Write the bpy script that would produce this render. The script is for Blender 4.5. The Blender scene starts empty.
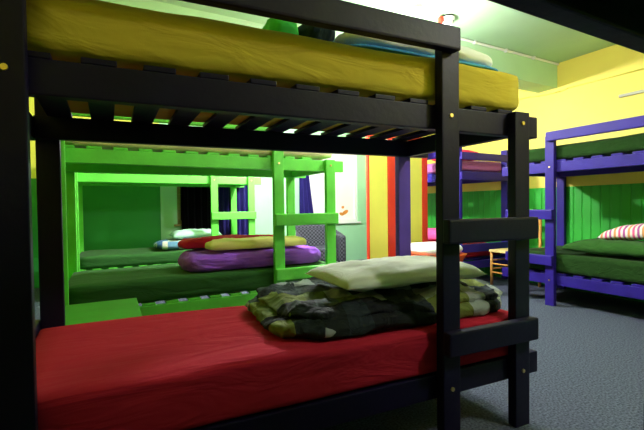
import bpy, bmesh, math, random
from mathutils import Vector, Matrix, noise

# ------------------------------------------------------------------ camera, world, exposure
sc = bpy.context.scene
COL = sc.collection
H = 1.05
cam_data = bpy.data.cameras.new('camera')
cam = bpy.data.objects.new('camera', cam_data)
COL.objects.link(cam)
F, PIT, ROL, YAW = 398.03, math.radians(1.236), math.radians(-0.689), math.radians(28.20)
cam_data.sensor_fit = 'HORIZONTAL'
cam_data.sensor_width = 36.0
cam_data.lens = 36.0 * F / 644.0
cam_data.clip_start = 0.02
cy_, sy_ = math.cos(YAW), math.sin(YAW)
fwd = Vector((sy_, cy_, 0)); rgt = Vector((cy_, -sy_, 0)); upv = Vector((0, 0, 1))
w_ = fwd * math.cos(PIT) - upv * math.sin(PIT)
u2 = upv * math.cos(PIT) + fwd * math.sin(PIT)
r3 = rgt * math.cos(ROL) + u2 * math.sin(ROL)
u3 = u2 * math.cos(ROL) - rgt * math.sin(ROL)
M = Matrix((r3, u3, -w_)).transposed().to_4x4()
M.translation = Vector((0, 0, H))
cam.matrix_world = M
sc.camera = cam

world = bpy.data.worlds.new('world')
sc.world = world
world.use_nodes = True
world.node_tree.nodes['Background'].inputs[0].default_value = (0.10, 0.12, 0.2, 1)
world.node_tree.nodes['Background'].inputs[1].default_value = 0.02

sc.view_settings.view_transform = 'Standard'
sc.view_settings.look = 'None'
sc.view_settings.gamma = 1.0
sc.view_settings.exposure = 0.0
sc.view_settings.use_curve_mapping = False

LAMP_A = 1800.0      # globe over the back half of the room
LAMP_B = 305.0      # globe over the front half
LAMP_C = 350.0      # globe between the dark bunk and the green bunks
LAMP_C_POS = (2.42, 2.70, 2.32)
LAMP_A_POS = (2.15, 4.35, 2.42)
LAMP_B_POS = (2.45, -0.15, 2.50)

# ------------------------------------------------------------------ materials
def new_mat(name, rough=0.6, spec=0.4):
    m = bpy.data.materials.new(name); m.use_nodes = True
    nt = m.node_tree; b = nt.nodes['Principled BSDF']
    b.inputs['Roughness'].default_value = rough
    b.inputs['Specular IOR Level'].default_value = spec
    return m, nt, b

def N(nt, t, **kw):
    n = nt.nodes.new(t)
    for k, v in kw.items():
        if k in n.inputs: n.inputs[k].default_value = v
        else: setattr(n, k, v)
    return n

def noisy(name, col, var=0.12, scale=6.0, rough=0.6, bump=0.15, bscale=60.0, stretch=(1, 1, 1), spec=0.4, coord='Object', sheen=0.0, bdist=0.01):
    m, nt, b = new_mat(name, rough, spec)
    tc = N(nt, 'ShaderNodeTexCoord')
    mp = N(nt, 'ShaderNodeMapping'); mp.inputs['Scale'].default_value = stretch
    nt.links.new(tc.outputs[coord], mp.inputs['Vector'])
    n1 = N(nt, 'ShaderNodeTexNoise', Scale=scale, Detail=4.0)
    nt.links.new(mp.outputs[0], n1.inputs['Vector'])
    cr = N(nt, 'ShaderNodeValToRGB')
    cr.color_ramp.elements[0].position = 0.3; cr.color_ramp.elements[1].position = 0.7
    cr.color_ramp.elements[0].color = tuple(c * (1 - var) for c in col) + (1,)
    cr.color_ramp.elements[1].color = tuple(min(1, c * (1 + var)) for c in col) + (1,)
    nt.links.new(n1.outputs['Fac'], cr.inputs[0])
    nt.links.new(cr.outputs[0], b.inputs['Base Color'])
    n2 = N(nt, 'ShaderNodeTexNoise', Scale=bscale, Detail=3.0)
    nt.links.new(mp.outputs[0], n2.inputs['Vector'])
    bp = N(nt, 'ShaderNodeBump', Strength=bump, Distance=bdist)
    nt.links.new(n2.outputs['Fac'], bp.inputs['Height'])
    nt.links.new(bp.outputs[0], b.inputs['Normal'])
    if sheen: b.inputs['Sheen Weight'].default_value = sheen
    return m

def cloth(name, col, var=0.08, rough=0.9, wr=0.5, sheen=0.06):
    """sheet fabric: soft wrinkles plus a fine weave"""
    m, nt, b = new_mat(name, rough, 0.08)
    tc = N(nt, 'ShaderNodeTexCoord')
    n1 = N(nt, 'ShaderNodeTexNoise', Scale=5.0, Detail=3.0)
    nt.links.new(tc.outputs['Object'], n1.inputs['Vector'])
    cr = N(nt, 'ShaderNodeValToRGB')
    cr.color_ramp.elements[0].color = tuple(c * (1 - var) for c in col) + (1,)
    cr.color_ramp.elements[1].color = tuple(min(1, c * (1 + var)) for c in col) + (1,)
    nt.links.new(n1.outputs['Fac'], cr.inputs[0])
    nt.links.new(cr.outputs[0], b.inputs['Base Color'])
    mp = N(nt, 'ShaderNodeMapping'); mp.inputs['Scale'].default_value = (1.2, 3.5, 5.0)
    nt.links.new(tc.outputs['Object'], mp.inputs['Vector'])
    n2 = N(nt, 'ShaderNodeTexNoise', Scale=2.2, Detail=3.0, Distortion=1.2)
    nt.links.new(mp.outputs[0], n2.inputs['Vector'])
    bp = N(nt, 'ShaderNodeBump', Strength=wr, Distance=0.03)
    nt.links.new(n2.outputs['Fac'], bp.inputs['Height'])
    n3 = N(nt, 'ShaderNodeTexNoise', Scale=350.0, Detail=1.0)
    nt.links.new(tc.outputs['Object'], n3.inputs['Vector'])
    bp2 = N(nt, 'ShaderNodeBump', Strength=0.15, Distance=0.002)
    nt.links.new(n3.outputs['Fac'], bp2.inputs['Height'])
    nt.links.new(bp.outputs[0], bp2.inputs['Normal'])
    nt.links.new(bp2.outputs[0], b.inputs['Normal'])
    b.inputs['Sheen Weight'].default_value = sheen
    return m

def patches(name, cols, size=(0.1, 0.1, 0.5), offset=(0, 0, 0), rough=0.85, interp='CONSTANT', bump=0.4):
    """fabric printed with square patches of several colours"""
    m, nt, b = new_mat(name, rough, 0.2)
    tc = N(nt, 'ShaderNodeTexCoord')
    mp = N(nt, 'ShaderNodeMapping'); mp.inputs['Location'].default_value = offset
    mp.inputs['Rotation'].default_value = (0, 0, 0.12)
    nt.links.new(tc.outputs['Object'], mp.inputs['Vector'])
    nz = N(nt, 'ShaderNodeTexNoise', Scale=3.0)
    nt.links.new(tc.outputs['Object'], nz.inputs['Vector'])
    vm = N(nt, 'ShaderNodeVectorMath', operation='SCALE'); vm.inputs['Scale'].default_value = 0.07
    nt.links.new(nz.outputs['Color'], vm.inputs[0])
    va = N(nt, 'ShaderNodeVectorMath', operation='ADD')
    nt.links.new(mp.outputs[0], va.inputs[0]); nt.links.new(vm.outputs[0], va.inputs[1])
    sn = N(nt, 'ShaderNodeVectorMath', operation='SNAP'); sn.inputs[1].default_value = size
    nt.links.new(va.outputs[0], sn.inputs[0])
    wn = N(nt, 'ShaderNodeTexWhiteNoise', noise_dimensions='3D')
    nt.links.new(sn.outputs[0], wn.inputs['Vector'])
    cr = N(nt, 'ShaderNodeValToRGB'); cr.color_ramp.interpolation = interp
    while len(cr.color_ramp.elements) < len(cols): cr.color_ramp.elements.new(0.5)
    for i, c in enumerate(cols):
        cr.color_ramp.elements[i].position = i / len(cols); cr.color_ramp.elements[i].color = c + (1,)
    nt.links.new(wn.outputs['Value'], cr.inputs[0])
    nt.links.new(cr.outputs[0], b.inputs['Base Color'])
    n2 = N(nt, 'ShaderNodeTexNoise', Scale=9.0, Detail=3.0, Distortion=1.0)
    nt.links.new(tc.outputs['Object'], n2.inputs['Vector'])
    bp = N(nt, 'ShaderNodeBump', Strength=bump, Distance=0.03)
    nt.links.new(n2.outputs['Fac'], bp.inputs['Height'])
    nt.links.new(bp.outputs[0], b.inputs['Normal'])
    return m

def stripes(name, cols, axis=0, freq=12.0, rough=0.85):
    m, nt, b = new_mat(name, rough, 0.2)
    tc = N(nt, 'ShaderNodeTexCoord')
    sp = N(nt, 'ShaderNodeSeparateXYZ'); nt.links.new(tc.outputs['Object'], sp.inputs[0])
    mu = N(nt, 'ShaderNodeMath', operation='MULTIPLY'); mu.inputs[1].default_value = freq
    nt.links.new(sp.outputs[axis], mu.inputs[0])
    fr = N(nt, 'ShaderNodeMath', operation='FRACT'); nt.links.new(mu.outputs[0], fr.inputs[0])
    cr = N(nt, 'ShaderNodeValToRGB'); cr.color_ramp.interpolation = 'CONSTANT'
    while len(cr.color_ramp.elements) < len(cols): cr.color_ramp.elements.new(0.5)
    for i, c in enumerate(cols):
        cr.color_ramp.elements[i].position = i / len(cols); cr.color_ramp.elements[i].color = c + (1,)
    nt.links.new(fr.outputs[0], cr.inputs[0])
    nt.links.new(cr.outputs[0], b.inputs['Base Color'])
    n2 = N(nt, 'ShaderNodeTexNoise', Scale=10.0, Detail=2.0)
    nt.links.new(tc.outputs['Object'], n2.inputs['Vector'])
    bp = N(nt, 'ShaderNodeBump', Strength=0.3, Distance=0.02)
    nt.links.new(n2.outputs['Fac'], bp.inputs['Height']); nt.links.new(bp.outputs[0], b.inputs['Normal'])
    return m

def plain(name, col, rough=0.5, metal=0.0):
    m, nt, b = new_mat(name, rough)
    b.inputs['Base Color'].default_value = col + (1,)
    b.inputs['Metallic'].default_value = metal
    return m

def emis(name, col, s):
    m, nt, b = new_mat(name)
    b.inputs['Base Color'].default_value = (0.8, 0.8, 0.8, 1)
    b.inputs['Emission Color'].default_value = col + (1,)
    b.inputs['Emission Strength'].default_value = s
    return m

def board_wall(name, green, yellow, axis, ztop, pitch=0.1):
    """painted wall: grooved boards below ztop, smooth paint above"""
    m, nt, b = new_mat(name, 0.5, 0.35)
    tc = N(nt, 'ShaderNodeTexCoord')
    sp = N(nt, 'ShaderNodeSeparateXYZ'); nt.links.new(tc.outputs['Object'], sp.inputs[0])
    gt = N(nt, 'ShaderNodeMath', operation='GREATER_THAN'); gt.inputs[1].default_value = ztop
    nt.links.new(sp.outputs[2], gt.inputs[0])
    n1 = N(nt, 'ShaderNodeTexNoise', Scale=2.0, Detail=5.0); nt.links.new(tc.outputs['Object'], n1.inputs['Vector'])
    hv = N(nt, 'ShaderNodeMath', operation='MULTIPLY_ADD'); hv.inputs[1].default_value = 0.25; hv.inputs[2].default_value = 0.87
    nt.links.new(n1.outputs['Fac'], hv.inputs[0])
    mu = N(nt, 'ShaderNodeMath', operation='DIVIDE'); mu.inputs[1].default_value = pitch
    nt.links.new(sp.outputs[axis], mu.inputs[0])
    fr = N(nt, 'ShaderNodeMath', operation='FRACT'); nt.links.new(mu.outputs[0], fr.inputs[0])
    pp = N(nt, 'ShaderNodeMath', operation='PINGPONG'); pp.inputs[1].default_value = 0.5; nt.links.new(fr.outputs[0], pp.inputs[0])
    mr = N(nt, 'ShaderNodeMapRange'); mr.inputs['From Min'].default_value = 0.0; mr.inputs['From Max'].default_value = 0.09
    nt.links.new(pp.outputs[0], mr.inputs['Value'])
    mx = N(nt, 'ShaderNodeMath', operation='MAXIMUM'); nt.links.new(mr.outputs[0], mx.inputs[0]); nt.links.new(gt.outputs[0], mx.inputs[1])
    bp = N(nt, 'ShaderNodeBump', Strength=0.8, Distance=0.012); nt.links.new(mx.outputs[0], bp.inputs['Height'])
    nt.links.new(bp.outputs[0], b.inputs['Normal'])
    mix = N(nt, 'ShaderNodeMix', data_type='RGBA')
    mix.inputs[6].default_value = green + (1,); mix.inputs[7].default_value = yellow + (1,)
    nt.links.new(gt.outputs[0], mix.inputs[0])
    sc_ = N(nt, 'ShaderNodeVectorMath', operation='SCALE')
    nt.links.new(mix.outputs[2], sc_.inputs[0]); nt.links.new(hv.outputs[0], sc_.inputs['Scale'])
    nt.links.new(sc_.outputs[0], b.inputs['Base Color'])
    return m

MAT = {}
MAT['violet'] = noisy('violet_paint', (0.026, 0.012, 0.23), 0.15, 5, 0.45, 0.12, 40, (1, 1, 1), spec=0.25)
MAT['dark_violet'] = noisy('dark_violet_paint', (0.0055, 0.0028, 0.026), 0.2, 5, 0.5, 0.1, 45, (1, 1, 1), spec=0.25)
MAT['lit_violet'] = noisy('lit_violet_paint', (0.12, 0.06, 0.50), 0.2, 5, 0.5, 0.1, 45, spec=0.25)  # near bunk's violet brightened: light on its back foot post painted in
MAT['green'] = noisy('green_paint', (0.15, 0.74, 0.08), 0.1, 5, 0.45, 0.1, 40)
MAT['bolt'] = plain('brass', (0.85, 0.65, 0.3), 0.3, 1.0)
MAT['carpet'] = noisy('carpet', (0.10, 0.112, 0.165), 0.6, 90, 1.0, 1.0, 260, spec=0.05, bdist=0.008)
MAT['ceiling'] = noisy('ceiling_paint', (0.43, 0.66, 0.40), 0.04, 2, 0.8, 0.1, 30)
MAT['beam'] = noisy('beam_paint', (0.50, 0.76, 0.50), 0.04, 2, 0.7, 0.1, 30)
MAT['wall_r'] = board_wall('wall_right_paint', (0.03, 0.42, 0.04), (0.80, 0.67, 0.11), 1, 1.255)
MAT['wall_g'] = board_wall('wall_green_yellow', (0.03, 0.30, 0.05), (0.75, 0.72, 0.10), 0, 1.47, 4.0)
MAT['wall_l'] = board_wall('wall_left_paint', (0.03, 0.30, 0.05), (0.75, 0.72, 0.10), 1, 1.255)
MAT['mint'] = noisy('mint_paint', (0.42, 0.78, 0.48), 0.04, 2, 0.6, 0.1, 30)
MAT['yellow_paint'] = noisy('yellow_paint', (0.82, 0.76, 0.12), 0.05, 3, 0.5, 0.1, 30)
MAT['red_paint'] = noisy('red_paint', (0.72, 0.045, 0.02), 0.08, 3, 0.4, 0.1, 30)
MAT['white_paint'] = noisy('white_paint', (0.85, 0.86, 0.84), 0.02, 3, 0.5, 0.05, 30)
MAT['tan_wood'] = noisy('tan_wood', (0.42, 0.30, 0.12), 0.2, 6, 0.5, 0.1, 30, (1, 1, 6))
MAT['pine'] = noisy('pine_wood', (0.62, 0.30, 0.06), 0.2, 8, 0.45, 0.1, 30, (6, 6, 1))
MAT['seat_wood'] = noisy('light_seat', (0.78, 0.58, 0.22), 0.15, 8, 0.6, 0.2, 60)
MAT['sheet_yellow'] = cloth('mustard_sheet', (0.56, 0.43, 0.05))
MAT['sheet_red'] = cloth('red_sheet', (0.42, 0.016, 0.038), sheen=0.0)
MAT['sheet_green'] = cloth('dark_green_sheet', (0.014, 0.045, 0.008))
MAT['sheet_mid'] = cloth('bottle_green_sheet', (0.035, 0.12, 0.03))
MAT['sheet_lilac'] = cloth('lilac_sheet', (0.45, 0.13, 0.38))
MAT['sheet_cream'] = cloth('cream_sheet', (0.75, 0.66, 0.40))
MAT['pillow_pale'] = cloth('pale_pillowcase', (0.68, 0.72, 0.62), wr=0.4)
MAT['pillow_mint'] = cloth('mint_pillowcase', (0.50, 0.80, 0.65), wr=0.4)
MAT['pillow_green'] = cloth('green_pillowcase', (0.03, 0.10, 0.018), wr=0.5)
MAT['pillow_pink'] = cloth('pink_pillowcase', (0.85, 0.10, 0.35), wr=0.4)
MAT['purple_duvet'] = cloth('purple_duvet', (0.34, 0.10, 0.80), wr=0.9)
MAT['throw_red'] = cloth('crimson_cloth', (0.70, 0.02, 0.07), wr=0.6)
MAT['throw_yellow'] = cloth('butter_cloth', (0.85, 0.75, 0.25), wr=0.5)
MAT['white_cloth'] = cloth('white_cloth', (0.85, 0.87, 0.88), wr=0.4)
MAT['blue_cloth'] = cloth('blue_cloth', (0.08, 0.32, 0.62), wr=0.4)
MAT['dark_blue_cloth'] = patches('dark_blue_print', [(0.02, 0.05, 0.07), (0.05, 0.14, 0.17), (0.02, 0.04, 0.06)], (0.12, 0.12, 0.3))
MAT['green_cloth'] = cloth('leaf_green_cloth', (0.06, 0.5, 0.09), wr=0.4)
MAT['patch_duvet'] = patches('patchwork_duvet', [(0.010, 0.013, 0.013), (0.06, 0.075, 0.08), (0.14, 0.17, 0.04), (0.012, 0.018, 0.016), (0.28, 0.31, 0.31), (0.02, 0.028, 0.035), (0.10, 0.13, 0.035), (0.01, 0.01, 0.013), (0.03, 0.04, 0.05)], (0.11, 0.12, 0.6), (0.05, 0.02, 0.3), bump=0.9)
MAT['plaid'] = patches('blue_plaid', [(0.05, 0.12, 0.3), (0.55, 0.62, 0.65), (0.12, 0.25, 0.4), (0.6, 0.62, 0.5)], (0.07, 0.07, 0.3))
MAT['pink_stripes'] = stripes('pink_stripes', [(0.85, 0.75, 0.72), (0.85, 0.12, 0.30), (0.85, 0.75, 0.70), (0.75, 0.3, 0.12), (0.85, 0.78, 0.75), (0.5, 0.1, 0.35)], 1, 9.0)
MAT['navy'] = cloth('navy_curtain', (0.045, 0.035, 0.26), wr=0.2)
MAT['shaded_navy'] = cloth('shaded_navy_curtain', (0.004, 0.004, 0.006), wr=0.2)  # navy curtain with its shade put into the colour
MAT['night'] = plain('night_glass', (0.004, 0.005, 0.008), 0.15)
MAT['bench_shaded'] = noisy('bench_shaded_paint', (0.045, 0.32, 0.03), 0.12, 5, 0.5, 0.1, 40)  # green darkened: the shade the bench stands in is painted in
MAT['orange'] = noisy('orange_vinyl', (0.85, 0.11, 0.02), 0.05, 4, 0.4, 0.05, 30)
MAT['black'] = plain('black_plastic', (0.01, 0.01, 0.01), 0.4)
MAT['blind'] = noisy('white_blind', (0.88, 0.89, 0.88), 0.02, 2, 0.7, 0.05, 60)
MAT['grey_metal'] = plain('grey_enamel', (0.45, 0.45, 0.36), 0.4)
MAT['decal'] = plain('orange_sticker', (0.75, 0.28, 0.05), 0.6)

def chair_fabric():
    m, nt, b = new_mat('grey_dot_fabric', 0.9, 0.1)
    tc = N(nt, 'ShaderNodeTexCoord')
    vo = N(nt, 'ShaderNodeTexChecker', Scale=34.0)
    vo.inputs['Color1'].default_value = (0.02, 0.02, 0.028, 1); vo.inputs['Color2'].default_value = (0.085, 0.085, 0.11, 1)
    nt.links.new(tc.outputs['Object'], vo.inputs['Vector'])
    nt.links.new(vo.outputs['Color'], b.inputs['Base Color'])
    return m
MAT['chair_fabric'] = chair_fabric()

# ------------------------------------------------------------------ helpers
ID = lambda v: Vector(v)

def tag(o, label=None, cat=None, group=None, kind=None):
    if label: o['label'] = label
    if cat: o['category'] = cat
    if group: o['group'] = group
    if kind: o['kind'] = kind
    return o

def empty(name, loc, label, cat, group=None, rz=0.0):
    o = bpy.data.objects.new(name, None); COL.objects.link(o)
    o.location = loc; o.rotation_euler = (0, 0, rz); o.empty_display_size = 0.1
    return tag(o, label, cat, group)

def box_bm(bm, x0, x1, y0, y1, z0, z1, bev=0.004, segs=2):
    vs = [bm.verts.new((x, y, z)) for x in (x0, x1) for y in (y0, y1) for z in (z0, z1)]
    fs = [(0, 1, 3, 2), (4, 6, 7, 5), (0, 4, 5, 1), (2, 3, 7, 6), (0, 2, 6, 4), (1, 5, 7, 3)]
    faces = [bm.faces.new([vs[i] for i in f]) for f in fs]
    if bev > 0:
        es = list({e for f in faces for e in f.edges})
        bmesh.ops.bevel(bm, geom=es, offset=bev, segments=segs, profile=0.6, affect='EDGES')

def cyl_bm(bm, p0, p1, r, n=12, r2=None):
    p0 = Vector(p0); p1 = Vector(p1); d = (p1 - p0)
    q = d.to_track_quat('Z', 'Y').to_matrix()
    r2 = r if r2 is None else r2
    a = []; b = []
    for i in range(n):
        t = 2 * math.pi * i / n
        v = Vector((math.cos(t), math.sin(t), 0))
        a.append(bm.verts.new(p0 + q @ (v * r))); b.append(bm.verts.new(p1 + q @ (v * r2)))
    for i in range(n):
        j = (i + 1) % n
        bm.faces.new((a[i], a[j], b[j], b[i]))
    bm.faces.new(a[::-1]); bm.faces.new(b)

def build(name, bm, mat, parent=None, T=None, smooth=False, loc=None):
    """link one mesh object; T maps local coordinates to the parent's"""
    if T is not None:
        for v in bm.verts: v.co = T(v.co)
    bmesh.ops.recalc_face_normals(bm, faces=bm.faces)
    me = bpy.data.meshes.new(name); bm.to_mesh(me); bm.free()
    if smooth:
        for p in me.polygons: p.use_smooth = True
    me.materials.append(MAT[mat] if isinstance(mat, str) else mat)
    o = bpy.data.objects.new(name, me); COL.objects.link(o)
    if parent: o.parent = parent
    if loc is not None: o.location = loc
    return o

def box(name, b, mat, parent=None, T=None, bev=0.004):
    bm = bmesh.new(); box_bm(bm, *b, bev=bev); return build(name, bm, mat, parent, T)

def struct(name, b, mat, bev=0.0):
    o = box(name, b, mat, bev=bev); o['kind'] = 'structure'; return o

def slab_bm(bm, cx, cy, cz, sx, sy, sz, k=5.0, n=22, amp=0.0, freq=4.0, seed=0, flat=0.35, sag=0.0):
    """soft rounded slab (superellipsoid), bottom flattened, noise wrinkles"""
    sub = bmesh.new()
    bmesh.ops.create_cube(sub, size=2.0)
    bmesh.ops.subdivide_edges(sub, edges=sub.edges[:], cuts=n, use_grid_fill=True)
    off = Vector((seed * 7.3, seed * 3.1, seed * 1.7))
    idx = {}
    for v in sub.verts:
        p = v.co.copy()
        nr = (abs(p.x) ** k + abs(p.y) ** k + abs(p.z) ** (k * 0.55)) ** (1 / k)
        p = p / max(nr, 1e-6) if nr > 1 else p
        if p.z < -flat * 2 + 1 - 1: pass
        q = Vector((p.x * sx / 2, p.y * sy / 2, p.z * sz / 2))
        if q.z < 0: q.z *= 1.0
        if amp:
            a = noise.noise_vector(q * freq + off)
            b2 = noise.noise(Vector((q.x * freq * 1.1, q.y * freq * 2.6, q.z * freq * 2.5)) + off)
            c2 = abs(noise.noise(Vector((q.x * freq * 2.3, q.y * freq * 1.2, q.z * freq)) + off * 2))
            q += a * amp * 0.8
            rg = 1 - abs(noise.noise(Vector((q.x * freq * 1.6 + q.y * 5, q.y * freq * 3.2 - q.x * 4, q.z * 12)) + off)) * 2.2
            q += Vector((p.x, p.y, p.z)) * (max(rg, 0) ** 3) * amp * 0.35
            q += Vector((p.x * .3, p.y * .3, 0.8)) * (b2 * amp * 0.9 - c2 * amp * 0.9)
        v.co = Vector((cx, cy, cz)) + q
        v.co.z = max(v.co.z, 0.0)
    for v in sub.verts: idx[v.index] = bm.verts.new(v.co)
    for f in sub.faces: bm.faces.new([idx[v.index] for v in f.verts])
    sub.free()

def pillow_bm(bm, cx, cy, cz, sx, sy, sz, n=30, amp=0.012, seed=0, rz=0.0, tilt=0.0):
    """stuffed pillow with four pulled corners; rests on its flattened underside"""
    off = Vector((seed * 5.1, seed * 2.3, seed))
    R = Matrix.Rotation(rz, 3, 'Z') @ Matrix.Rotation(tilt, 3, 'Y')
    rows = {}
    for s in (1, -1):
        for i in range(n + 1):
            for j in range(n + 1):
                u = -1 + 2 * i / n; v = -1 + 2 * j / n
                edge = (i in (0, n)) or (j in (0, n))
                if s == -1 and edge: rows[(s, i, j)] = rows[(1, i, j)]; continue
                h = (max(0, 1 - abs(u) ** 4.5) * max(0, 1 - abs(v) ** 3.2)) ** 0.5
                w = 1 - 0.03 * (1 - v * v) ; w2 = 1 - 0.05 * (1 - u * u)
                x = u * sx / 2 * (w if abs(u) > .0 else 1); y = v * sy / 2 * w2
                z = h * sz * (0.68 if s == 1 else -0.32)
                p = Vector((x, y, z))
                if not edge or True:
                    d = noise.noise(Vector((x * 6, y * 9, s)) + off) * amp
                    d -= abs(noise.noise(Vector((x * 13, y * 7, s * 2)) + off)) * amp * (0.5 + abs(u) * abs(v))
                    p.z += d * (h + .2)
                rows[(s, i, j)] = bm.verts.new(Vector((cx, cy, cz + sz * 0.32)) + R @ p)
    for s in (1, -1):
        for i in range(n):
            for j in range(n):
                f = [rows[(s, i, j)], rows[(s, i + 1, j)], rows[(s, i + 1, j + 1)], rows[(s, i, j + 1)]]
                if s == -1: f = f[::-1]
                try: bm.faces.new(f)
                except ValueError: pass

# ------------------------------------------------------------------ room
XL, XR, YF, YB, ZC = -1.35, 4.95, -0.62, 6.50, 2.79
struct('floor', (XL - .1, XR + .1, YF - .1, YB + .1, -0.1, 0.0), 'carpet')
struct('ceiling', (XL - .1, XR + .1, YF - .1, YB + .1, ZC, ZC + 0.1), 'ceiling')
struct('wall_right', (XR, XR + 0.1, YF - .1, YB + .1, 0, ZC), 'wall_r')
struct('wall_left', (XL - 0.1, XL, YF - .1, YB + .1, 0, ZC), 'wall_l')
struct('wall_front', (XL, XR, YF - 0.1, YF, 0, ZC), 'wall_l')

def wall_with_holes(name, x0, x1, holes, mat):
    """wall_back panel between x0 and x1, y from YB to YB+.14, with rectangular window holes"""
    bm = bmesh.new()
    xs = x0
    for (a, b, z0, z1) in holes:
        box_bm(bm, xs, a, YB, YB + .14, 0, ZC, 0)
        box_bm(bm, a, b, YB, YB + .14, 0, z0, 0)
        box_bm(bm, a, b, YB, YB + .14, z1, ZC, 0)
        xs = b
    box_bm(bm, xs, x1, YB, YB + .14, 0, ZC, 0)
    o = build(name, bm, mat); o['kind'] = 'structure'; return o
W1 = (0.94, 2.05, 0.80, 2.15); W2 = (3.05, 4.28, 0.75, 2.15)
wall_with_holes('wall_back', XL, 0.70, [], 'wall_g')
wall_with_holes('wall_back_right', 0.70, XR, [W1, W2], 'mint')
for i, (W, frame, pane) in enumerate(((W1, 'tan_wood', 'night'), (W2, 'white_paint', 'blind'))):
    a, b, z0, z1 = W
    r = bpy.data.objects.new('window_%d' % (i + 1), None); COL.objects.link(r)
    r.location = (a, YB, z0); r['kind'] = 'structure'
    L = lambda p, r=r: Vector(p) - Vector(r.location)
    bm = bmesh.new()
    t = 0.055
    box_bm(bm, a, a + t, YB + .02, YB + .10, z0, z1, .003)
    box_bm(bm, b - t, b, YB + .02, YB + .10, z0, z1, .003)
    box_bm(bm, a + t, b - t, YB + .02, YB + .10, z0, z0 + t, .003)
    box_bm(bm, a + t, b - t, YB + .02, YB + .10, z1 - t, z1, .003)
    if i == 0: box_bm(bm, (a + b) / 2 - .025, (a + b) / 2 + .025, YB + .03, YB + .09, z0 + t, z1 - t, .003)
    build('window_frame', bm, frame, r, L)
    box('pane' if i == 0 else 'roller_blind', (a + t, b - t, YB + .055, YB + .065, z0 + t, z1 - t), pane, r, L, 0)
    box('window_sill', (a - .05, b + .04, YB - .05, YB + .02, z0 - .03, z0), frame, r, L)

# ceiling beam running across the room, pipe along its top edge
struct('trim_1', (XL, XR, 3.0, 3.25, 2.49, ZC), 'beam')
bm = bmesh.new()
cyl_bm(bm, (XL, 2.985, ZC - .016), (XR - .01, 2.985, ZC - .016), 0.013)
for k in range(12):
    x = XL + .3 + k * .5
    box_bm(bm, x, x + .03, 2.968, 3.0, ZC - .034, ZC, .002)
tag(build('ceiling_pipe', bm, 'white_paint', smooth=False), 'thin white pipe clipped along the top edge of the mint ceiling beam', 'pipe')
# cable along the yellow wall
bm = bmesh.new()
pts = [(XR - .006, 3.9, 2.475), (XR - .006, 3.36, 2.465), (XR - .006, 3.22, 2.444), (XR - .006, 2.95, 2.432), (XR - .006, 2.86, 2.452), (XR - .006, 2.07, 2.444), (XR - .006, .6, 2.43)]
for a, b in zip(pts, pts[1:]): cyl_bm(bm, a, b, 0.007, 8)
tag(build('wall_cable', bm, 'yellow_paint', smooth=True), 'thin painted cable running along the upper yellow wall', 'cable')
bm = bmesh.new()
box_bm(bm, XR - .03, XR, 1.2, 2.31, 2.195, 2.225, .006)
tag(build('cable_trunking', bm, 'grey_metal'), 'short grey trunking strip on the yellow wall above the violet bunk', 'trunking')

# ------------------------------------------------------------------ lamps (their own light is the glowing globe)
def lamp(pos, strength, colr, label):
    x, y, z = pos
    r = empty('pendant_lamp', (x, y, ZC), label, 'ceiling lamp')
    L = lambda p: Vector(p) - Vector((x, y, ZC))
    bm = bmesh.new(); cyl_bm(bm, (x, y, ZC - .03), (x, y, ZC), 0.05, 20)
    build('ceiling_rose', bm, 'white_paint', r, L)
    bm = bmesh.new(); cyl_bm(bm, (x, y, z + .06), (x, y, ZC - .03), 0.006, 8)
    build('cord', bm, 'white_paint', r, L)
    bm = bmesh.new(); bmesh.ops.create_uvsphere(bm, u_segments=20, v_segments=12, radius=0.075)
    for v in bm.verts: v.co += Vector((x, y, z))
    build('globe', bm, emis('globe_glow', colr, strength), r, L, True)
lamp(LAMP_A_POS, LAMP_A, (1.0, 0.93, 0.99), 'glowing globe pendant over the gap behind the dark violet bunk')
lamp(LAMP_B_POS, LAMP_B, (1.0, 0.93, 0.97), 'glowing globe pendant over the open carpet near the camera')

lamp(LAMP_C_POS, LAMP_C, (1.0, 0.93, 0.99), 'glowing globe pendant just beyond the guard rail of the dark violet bunk')

# ------------------------------------------------------------------ bunk beds
def frame_T(origin, ex, ey):
    ex = Vector(ex).normalized(); ey = Vector(ey).normalized()
    return lambda p: Vector((0, 0, p[2])) + ex * p[0] + ey * p[1]

SLX = [0.098 + 0.167 * k for k in range(12)]

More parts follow.
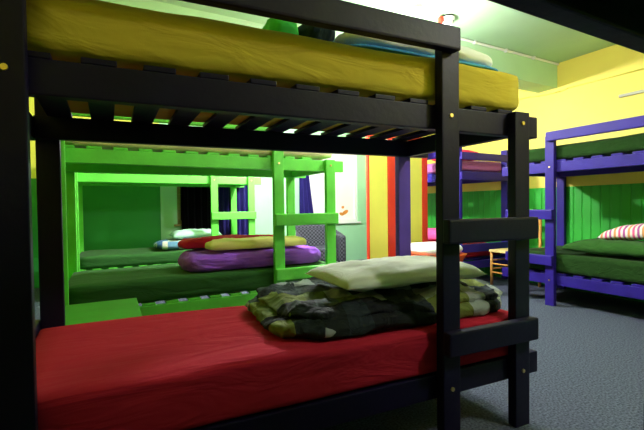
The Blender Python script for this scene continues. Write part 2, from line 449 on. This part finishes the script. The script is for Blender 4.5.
def bunk(origin, ex, ey, mat, label, L=2.035, D=0.95, shear=0.0, low_slat=0.318, lad=0.523, back_mat=None):
    """local x along the bed with the ladder at x=L, y into the bed from its front face"""
    r = empty('bunk_bed', origin, label, 'bunk bed', 'bunk beds of the dormitory')
    ex_ = Vector(ex).normalized(); ey_ = Vector(ey).normalized()
    def T(p):
        t = max(0, min(1, 1 - p[0] / L))
        return ex_ * (p[0] - shear * t * (p[1] / D)) + ey_ * p[1] + Vector((0, 0, p[2]))
    P, K = 0.093, 0.045
    B = lambda nm, b, bev=0.005: box(nm, b, mat, r, T, bev)
    # posts
    head = B('post', (0, P, 0, K, 0, 1.80)); foot = B('post', (L - P, L, 0, K, 0, 1.478))
    inner = B('post', (L - lad, L - lad + P, 0, K, 0, 1.74))
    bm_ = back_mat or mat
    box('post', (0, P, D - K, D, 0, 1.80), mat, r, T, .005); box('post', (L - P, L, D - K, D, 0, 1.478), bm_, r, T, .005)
    # long rails
    for z0 in (0.214, 1.372):
        B('side_rail', (-.0, L + .115, K + .001, 2 * K, z0, z0 + .103))
        B('side_rail', (-.0, L + .115, D - 2 * K, D - K - .001, z0, z0 + .103))
        B('end_rail', (-K * .8, -.001, 0, D, z0, z0 + .100))
        B('end_rail', (L - .015 - K, L - .015, 2 * K + .001, D - 2 * K - .001, z0, z0 + .103))
    # guard rails
    B('guard_rail', (0, L - lad + .061, -K, -.001, 1.682, 1.777), .009)
    B('head_board', (-K * .8, -.001, 0, D, 1.63, 1.725))
    B('head_board', (-K * .8, -.001, 0, D, .43, .535))
    # ladder rungs
    for z0 in (0.418, 0.888):
        B('ladder_rung', (L - lad - .005, L + .006, -K, -.001, z0, z0 + .102), .009)
    # slats lying on the rails
    for z0 in (low_slat, 1.476):
        for x in SLX:
            B('slat', (x - .047, x + .047, K * 1.1, D - K * 1.1, z0, z0 + .018), .003)
    # bolts
    for (x, zs, po) in ((P / 2, (1.425, .265), head), (L - lad + P / 2, (1.425, .265), inner), (L - P / 2, (1.425, .265), foot)):
        for z in zs:
            bm = bmesh.new(); cyl_bm(bm, (x, -.006, z), (x, .002, z), .009, 10)
            bmesh.ops.bevel(bm, geom=[e for e in bm.edges if abs(e.calc_length()) < .007], offset=.002, segments=1)
            build('bolt', bm, 'bolt', po, T)
    return r, T

def mattress(origin, T, z0, mat, label, L=2.035, D=0.95, h=0.195, x0=None, y0=0.052, x1=None, seed=1, rr=.045):
    x0 = .055 if x0 is None else x0
    x1 = L + .02 if x1 is None else x1
    y1 = D - .055
    bm = bmesh.new()
    nx, ny, nz = 44, 22, 5
    sub = bmesh.new(); bmesh.ops.create_cube(sub, size=2.0)
    bmesh.ops.subdivide_edges(sub, edges=sub.edges[:], cuts=19, use_grid_fill=True)
    k = 7.0
    sx, sy = x1 - x0, y1 - y0
    vm = {}
    for v in sub.verts:
        p = v.co.copy()
        # rounded box: stay inside radius
        q = Vector((p.x * sx / 2, p.y * sy / 2, p.z * h / 2))
        inner = Vector((max(-sx / 2 + rr, min(sx / 2 - rr, q.x)), max(-sy / 2 + rr, min(sy / 2 - rr, q.y)), max(-h / 2 + rr, min(h / 2 - rr, q.z))))
        d = q - inner
        if d.length > rr: q = inner + d.normalized() * rr
        w = noise.noise(Vector((q.x * 2.2, q.y * 3, q.z * 5 + seed * 3.7)))
        w2 = noise.noise(Vector((q.x * 9 + q.z * 20, q.y * 4, seed * 1.3)))
        if q.z > 0: q.z += w * .012 + w2 * 0.004
        if q.z < h * .4: 
            q.y += w2 * .004
        vm[v.index] = bm.verts.new(q + Vector(((x0 + x1) / 2, (y0 + y1) / 2, z0 + h / 2)))
    for f in sub.faces: bm.faces.new([vm[v.index] for v in f.verts])
    sub.free()
    o = build('mattress', bm, mat, None, T, True, loc=origin)
    # bring the origin to the base of the mattress
    return tag(o, label, 'mattress')

NBA = math.radians(-3.606)
def nbp(x, y, z=0):   # near-bunk frame -> world
    return Vector((x * math.cos(NBA) - y * math.sin(NBA), x * math.sin(NBA) + y * math.cos(NBA), z))
nb_ex = (math.cos(NBA), math.sin(NBA), 0); nb_ey = (-math.sin(NBA), math.cos(NBA), 0)
NBO = nbp(-.362, 1.30)
_, T_nb = bunk(NBO, nb_ex, nb_ey, 'dark_violet', 'dark violet bunk bed filling the foreground, with mustard and red mattresses', shear=0.07, low_slat=0.300, back_mat='lit_violet')
mattress(NBO, T_nb, 1.495, 'sheet_yellow', 'mattress in a mustard yellow sheet on the top of the near dark bunk', seed=1)
mattress(NBO, T_nb, 0.319, 'sheet_red', 'mattress in a red sheet on the bottom of the near dark bunk', h=0.195, seed=2, y0=0.0475, x0=.0, rr=.028)

G1O = Vector((-.345, 3.19, 0))
_, T_g1 = bunk(G1O, (1, 0, 0), (0, 1, 0), 'green', 'bright green bunk bed directly behind the near dark bunk', L=2.20, lad=.605)
mattress(G1O, T_g1, 1.495, 'sheet_cream', 'mattress in a cream sheet on the top of the nearer green bunk', L=2.20, seed=3)
mattress(G1O, T_g1, 0.337, 'sheet_mid', 'dark green mattress on the bottom of the nearer green bunk', L=2.20, seed=4, h=.18)

G2O = Vector((-.40, 5.40, 0))
_, T_g2 = bunk(G2O, (1, 0, 0), (0, 1, 0), 'green', 'farther green bunk bed standing in front of the dark window', L=2.225, lad=.61)
mattress(G2O, T_g2, 1.495, 'sheet_cream', 'mattress in a cream sheet on the top of the farther green bunk', L=2.225, seed=5)
mattress(G2O, T_g2, 0.337, 'sheet_mid', 'dark green mattress on the bottom of the farther green bunk', L=2.225, seed=6, h=.15)

B1O = Vector((3.98, 0.97, 0))
_, T_b1 = bunk(B1O, (0, 1, 0), (1, 0, 0), 'violet', 'violet bunk bed with dark green mattresses along the yellow wall at the right', L=2.0)
mattress(B1O, T_b1, 1.495, 'sheet_green', 'dark green mattress on the top of the violet bunk at the right edge', L=2.0, h=.15, seed=7)
mattress(B1O, T_b1, 0.337, 'sheet_green', 'dark green mattress on the bottom of the violet bunk at the right edge', L=2.0, h=.20, seed=8)

B2O = Vector((3.97, 3.66, 0))
_, T_b2 = bunk(B2O, (0, 1, 0), (1, 0, 0), 'violet', 'violet bunk bed with a lilac top mattress, seen end-on through the ladder', L=2.0)
mattress(B2O, T_b2, 1.495, 'sheet_lilac', 'lilac mattress on the top of the end-on violet bunk', L=2.0, h=.15, seed=9)
mattress(B2O, T_b2, 0.337, 'sheet_red', 'red mattress on the bottom of the end-on violet bunk', L=2.0, h=.16, seed=10)

OVO = Vector((-.265, 0.483, 0))
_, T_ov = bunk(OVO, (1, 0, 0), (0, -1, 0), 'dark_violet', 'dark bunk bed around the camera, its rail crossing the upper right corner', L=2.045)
mattress(OVO, T_ov, 1.495, 'sheet_green', 'mattress on the dark bunk whose rail crosses the upper right corner', L=2.045, seed=11)

# ------------------------------------------------------------------ bedding
def soft(name, mat, label, cat, base, parts, group=None, rz=0.0, ex=None):
    """parts: list of slabs in coordinates relative to base"""
    bm = bmesh.new()
    for p in parts: slab_bm(bm, **p)
    o = build(name, bm, mat, None, None, True, loc=base)
    o.rotation_euler = (0, 0, rz)
    return tag(o, label, cat, group)

def pillow(mat, label, base, sx, sy, sz, rz=0.0, seed=0, amp=0.014, rot=(0, 0), name='pillow'):
    bm = bmesh.new(); pillow_bm(bm, 0, 0, 0, sx, sy, sz, amp=amp, seed=seed)
    o = build(name, bm, mat, None, None, True, loc=base)
    o.rotation_euler = (rot[0], rot[1], rz)
    return tag(o, label, 'pillow')

# near bunk, lower bed: folded patchwork duvet + pale pillow
soft('folded_duvet', 'patch_duvet', 'folded black, grey and olive patchwork duvet on the red mattress', 'duvet', nbp(1.11, 1.78, .520),
     [dict(cx=0, cy=0, cz=.032, sx=1.26, sy=.76, sz=.085, k=5, n=54, amp=.024, freq=5.5, seed=1),
      dict(cx=.03, cy=.0, cz=.080, sx=1.22, sy=.72, sz=.085, k=4, n=54, amp=.030, freq=5.0, seed=2)], rz=NBA)
pillow('pillow_pale', 'pale grey green pillow lying on the patchwork duvet', nbp(1.17, 1.68, .672), .80, .46, .105, NBA + 0.02, 3)
# near bunk, top bed
soft('blue_blanket', 'blue_cloth', 'thin blue blanket under the white duvet at the right end of the mustard mattress', 'blanket', nbp(1.22, 1.70, 1.703),
     [dict(cx=0, cy=0, cz=.010, sx=.92, sy=.56, sz=.022, k=7, n=22, amp=.004, freq=5, seed=6)], rz=NBA)
soft('folded_duvet', 'white_cloth', 'white folded duvet lying on the mustard mattress at the top of the near bunk', 'duvet', nbp(1.215, 1.70, 1.73),
     [dict(cx=0, cy=0, cz=.034, sx=.88, sy=.58, sz=.085, k=5, n=24, amp=.012, freq=4, seed=5)], rz=NBA)
soft('dark_blanket', 'dark_blue_cloth', 'dark blue printed blanket heap at the left of the white duvet on the top bed', 'blanket', nbp(.675, 1.58, 1.706),
     [dict(cx=0, cy=0, cz=.055, sx=.16, sy=.30, sz=.11, k=3, n=22, amp=.015, freq=6, seed=7)], rz=NBA)
soft('green_cloth', 'green_cloth', 'crumpled leaf green cloth at the left end of the bedding on the mustard mattress', 'cloth', nbp(.53, 1.56, 1.706),
     [dict(cx=0, cy=0, cz=.05, sx=.12, sy=.22, sz=.11, k=3, n=16, amp=.012, freq=7, seed=8)], rz=NBA)
# nearer green bunk
soft('rolled_duvet', 'purple_duvet', 'purple duvet folded in a thick roll on the nearer green bunk', 'duvet', (1.17, 3.57, .53),
     [dict(cx=0, cy=0, cz=.06, sx=1.28, sy=.60, sz=.16, k=5, n=34, amp=.022, freq=5, seed=9)])
soft('folded_throw', 'throw_red', 'crimson folded throw lying on the purple duvet', 'throw', (1.04, 3.76, .69),
     [dict(cx=0, cy=0, cz=.035, sx=.98, sy=.26, sz=.10, k=5, n=22, amp=.014, freq=5, seed=10)])
soft('folded_throw', 'throw_yellow', 'butter yellow folded throw on the front of the crimson throw', 'throw', (1.19, 3.46, .692),
     [dict(cx=0, cy=0, cz=.03, sx=.92, sy=.28, sz=.10, k=5, n=22, amp=.012, freq=5, seed=11)])
# farther green bunk
soft('plaid_blanket', 'plaid', 'blue and white plaid blanket folded on the farther green bunk', 'blanket', (.95, 5.80, .505),
     [dict(cx=0, cy=0, cz=.05, sx=.84, sy=.55, sz=.12, k=4, n=22, amp=.012, freq=5, seed=12)])
pillow('pillow_mint', 'pale mint pillow on the blue plaid blanket', (1.08, 5.80, .632), .66, .42, .12, 0, 13)
# right violet bunk
pillow('pillow_green', 'plump dark green pillow on the lower bed of the right violet bunk', (4.30, 2.03, .560), .52, .78, .14, 0.05, 14)
pillow('pink_stripes', 'pink and white striped pillow leaning on the dark green pillow', (4.44, 1.84, .712), .45, .66, .14, 0.08, 15, rot=(-.12, 0))
# end-on violet bunk
pillow('pillow_pink', 'bright pink pillow on the lower red mattress of the end-on violet bunk', (4.35, 4.45, .522), .50, .62, .18, 0, 16)
pillow('throw_red', 'flat red pillow on the lilac top mattress of the end-on violet bunk', (4.45, 4.15, 1.668), .46, .60, .16, 0, 17)

# ------------------------------------------------------------------ furniture
# green bench between the bunks
def bench():
    o = Vector((-.30, 2.50, 0)); r = empty('green_bench', o, 'low green wooden bench standing between the dark bunk and the green bunk', 'bench')
    T = lambda p: Vector(p) - o
    box('bench_top', (-.30, .16, 2.50, 3.05, .405, .43), 'bench_shaded', r, T)
    for x in (-.28, .10):
        for y in (2.53, 2.98):
            box('leg', (x, x + .04, y, y + .04, 0, .403), 'bench_shaded', r, T)
    box('apron', (-.24, .10, 2.535, 2.555, .33, .403), 'bench_shaded', r, T)
    box('apron', (-.24, .10, 2.995, 3.015, .33, .403), 'bench_shaded', r, T)
bench()

# red and yellow panelled screen
def screen():
    x0, x1, y0, y1, z1 = 2.905, 3.90, 4.17, 4.215, 1.98
    o = Vector((x0, y0, 0)); r = empty('room_divider', o, 'tall red framed divider screen with yellow panels beside the end-on violet bunk', 'room divider')
    T = lambda p: Vector(p) - o
    box('frame_post', (x0, x0 + .02, y0, y1, .03, z1), 'red_paint', r, T)
    box('frame_post', (x1 - .09, x1, y0, y1, .03, z1), 'red_paint', r, T)
    box('frame_post', (3.22, 3.262, y0 - .01, y1, .03, z1), 'red_paint', r, T)
    box('frame_post', (3.268, 3.36, y0, y1, .03, z1), 'red_paint', r, T)
    box('frame_rail', (x0 + .02, 3.22, y0, y1, .05, .12), 'red_paint', r, T)
    box('frame_rail', (3.36, x1 - .09, y0, y1, .05, .12), 'red_paint', r, T)
    box('frame_rail', (x0 + .02, 3.22, y0, y1, z1 - .06, z1), 'red_paint', r, T)
    box('frame_rail', (3.36, x1 - .09, y0, y1, z1 - .06, z1), 'red_paint', r, T)
    box('panel', (x0 + .021, 3.219, y0 + .012, y0 + .032, .121, z1 - .061), 'yellow_paint', r, T)
    box('panel', (3.361, x1 - .091, y0 + .012, y0 + .032, .121, z1 - .061), 'yellow_paint', r, T)
    for x in (x0 + .1, x1 - .14): box('foot', (x, x + .04, y0 - .18, y1 + .18, 0, .03), 'red_paint', r, T)
screen()

# curtains
def curtain(x0t, x1t, x0b, x1b, zt, zb, y, label, waves, mat='navy'):
    bm = bmesh.new(); n = 60; m = 24; rows = []
    for j in range(m + 1):
        t = j / m; a = x0t + (x0b - x0t) * t; b = x1t + (x1b - x1t) * t
        rows.append([bm.verts.new((a + (b - a) * i / n, y + .035 * math.sin(2 * math.pi * waves * i / n + .4 * math.sin(3 * t)), zt + (zb - zt) * t)) for i in range(n + 1)])
    for j in range(m):
        for i in range(n): bm.faces.new((rows[j][i], rows[j][i + 1], rows[j + 1][i + 1], rows[j + 1][i]))
    bmesh.ops.solidify(bm, geom=bm.faces[:], thickness=.004)
    tag(build('curtain', bm, mat, smooth=True), label, 'curtain')
curtain(1.56, 2.08, 1.56, 2.08, 2.2, .15, 6.40, 'navy curtain hanging beside the dark window behind the farther green bunk', 6)
curtain(.99, 1.50, .99, 1.50, 2.2, .15, 6.41, 'unlit navy curtain, coloured black, hanging over the dark window left of the navy curtain', 5, 'shaded_navy')
curtain(3.00, 3.10, 2.98, 3.32, 2.2, .5, 6.40, 'narrow navy curtain gathered at the left of the bright white window', 3)
for a, b, z, lab in ((.86, 2.14, 2.21, 'white curtain rail above the dark window'), (2.95, 4.35, 2.21, 'white curtain rail above the bright white window')):
    bm = bmesh.new(); box_bm(bm, a, b, 6.38, 6.42, z, z + .025, .003); box_bm(bm, a + .1, a + .13, 6.42, 6.5, z, z + .025, 0); box_bm(bm, b - .13, b - .1, 6.42, 6.5, z, z + .025, 0)
    tag(build('curtain_rail', bm, 'white_paint'), lab, 'curtain rail')

# butterfly sticker on the blind
bm = bmesh.new()
for (cx, cz, sx, sz, a) in ((4.02, .93, .075, .035, .5), (3.94, .90, .05, .03, -.3), (3.97, 1.03, .03, .025, 0.2)):
    vs = [bm.verts.new((cx + sx * math.cos(t) * math.cos(a) - sz * math.sin(t) * math.sin(a), YB + .049 - .0, cz + sx * math.cos(t) * math.sin(a) + sz * math.sin(t) * math.cos(a))) for t in [2 * math.pi * i / 14 for i in range(14)]]
    f = bm.faces.new(vs); e = bmesh.ops.extrude_face_region(bm, geom=[f])
    for v in [g for g in e['geom'] if isinstance(g, bmesh.types.BMVert)]: v.co.y += .006
tag(build('window_sticker', bm, 'decal'), 'small orange brown butterfly sticker on the bright white window', 'sticker')

# patterned grey armchair
def armchair():
    r = empty('armchair', (2.80, 5.42, 0), 'grey patterned armchair with wooden legs standing before the bright window', 'armchair', rz=math.radians(-16))
    bm = bmesh.new(); box_bm(bm, -.26, .26, -.34, .24, .24, .43, .04, 4); build('seat', bm, 'chair_fabric', r, smooth=True)
    bm = bmesh.new(); box_bm(bm, -.36, .36, .20, .34, .22, .80, .05, 4)
    for v in bm.verts:
        v.co.y += (v.co.z - .3) * .15
        if v.co.z > .7: v.co.z -= (v.co.x / .36) ** 2 * .05
    build('backrest', bm, 'chair_fabric', r, smooth=True)
    for s in (-1, 1):
        bm = bmesh.new(); box_bm(bm, min(s * .26, s * .38), max(s * .26, s * .38), -.36, .24, .22, .62, .045, 4)
        for v in bm.verts:
            if v.co.z > .5: v.co.z += (v.co.y + .36) * .12
        build('armrest', bm, 'chair_fabric', r, smooth=True)
        for y in (-.31, .27):
            bm = bmesh.new(); cyl_bm(bm, (s * .32, y, 0), (s * .32, y, .235), .016, 12, .026)
            build('leg', bm, 'pine', r, smooth=True)
armchair()

# orange chair with white cushion
def tub():
    r = empty('tub_chair', (3.40, 3.57, 0), 'low orange stool chair with a rounded white cushion in front of the wardrobe', 'chair')
    bm = bmesh.new(); n = 28
    prof = [(.20, 0), (.24, .02), (.30, .30), (.37, .44), (.39, .47), (.36, .47), (.0, .42)]
    rings = []
    for (rr, z) in prof[:-1]:
        rings.append([bm.verts.new((rr * math.copysign(abs(math.cos(t)) ** .6, math.cos(t)), rr * .8 * math.copysign(abs(math.sin(t)) ** .6, math.sin(t)), z)) for t in [2 * math.pi * i / n for i in range(n)]])
    for a, b in zip(rings, rings[1:]):
        for i in range(n): bm.faces.new((a[i], a[(i + 1) % n], b[(i + 1) % n], b[i]))
    bm.faces.new(rings[0][::-1]); bm.faces.new(rings[-1])
    build('shell', bm, 'orange', r, smooth=True)
    bm = bmesh.new(); slab_bm(bm, 0, 0, .53, .64, .54, .13, k=4, n=16)
    build('cushion', bm, 'white_cloth', r, smooth=True)
tub()

# small pine chair between the violet bunks
def pine_chair():
    r = empty('wooden_chair', (4.55, 3.30, 0), 'small pine chair with a pale seat standing between the two violet bunks', 'chair', rz=0)
    C = lambda nm, a, b, rad=.017, m='pine': (lambda bm: (cyl_bm(bm, a, b, rad, 12), build(nm, bm, m, r, smooth=True)))(bmesh.new())
    for y in (-.18, .18):
        C('leg', (-.21, y, 0), (-.21, y, .46)); C('back_post', (.23, y, 0), (.25, y, .86))
        C('stretcher', (-.21, y, .22), (.23, y, .22), .01); C('stretcher', (-.21, y, .33), (.23, y, .33), .01)
    for z in (.18, .29): C('stretcher', (-.21, -.18, z), (-.21, .18, z), .01)
    bm = bmesh.new(); box_bm(bm, -.24, .24, -.20, .20, .44, .47, .008); build('seat', bm, 'seat_wood', r)
    for z in (.62, .78):
        bm = bmesh.new(); box_bm(bm, .232, .250, -.18, .18, z, z + .07, .005); build('back_slat', bm, 'pine', r)
pine_chair()

# smoke detector on the ceiling
def detector():
    r = empty('smoke_detector', (2.80, 2.72, ZC), 'small round white smoke detector on the mint ceiling', 'smoke detector')
    bm = bmesh.new(); cyl_bm(bm, (0, 0, -.018), (0, 0, 0), .06, 24); build('base', bm, 'black', r)
    bm = bmesh.new(); cyl_bm(bm, (0, 0, -.085), (0, 0, -.019), .045, 24, .068); build('housing', bm, 'white_paint', r)
    bm = bmesh.new()
    for k in range(10):
        t = 2 * math.pi * k / 10; box_bm(bm, .053 * math.cos(t) - .006, .053 * math.cos(t) + .006, .053 * math.sin(t) - .006, .053 * math.sin(t) + .006, -.058, -.052, 0)
    build('vents', bm, 'black', r)
    bm = bmesh.new(); box_bm(bm, -.10, -.067, -.02, .02, -.075, -.02, .003); build('red_tab', bm, 'red_paint', r)
detector()
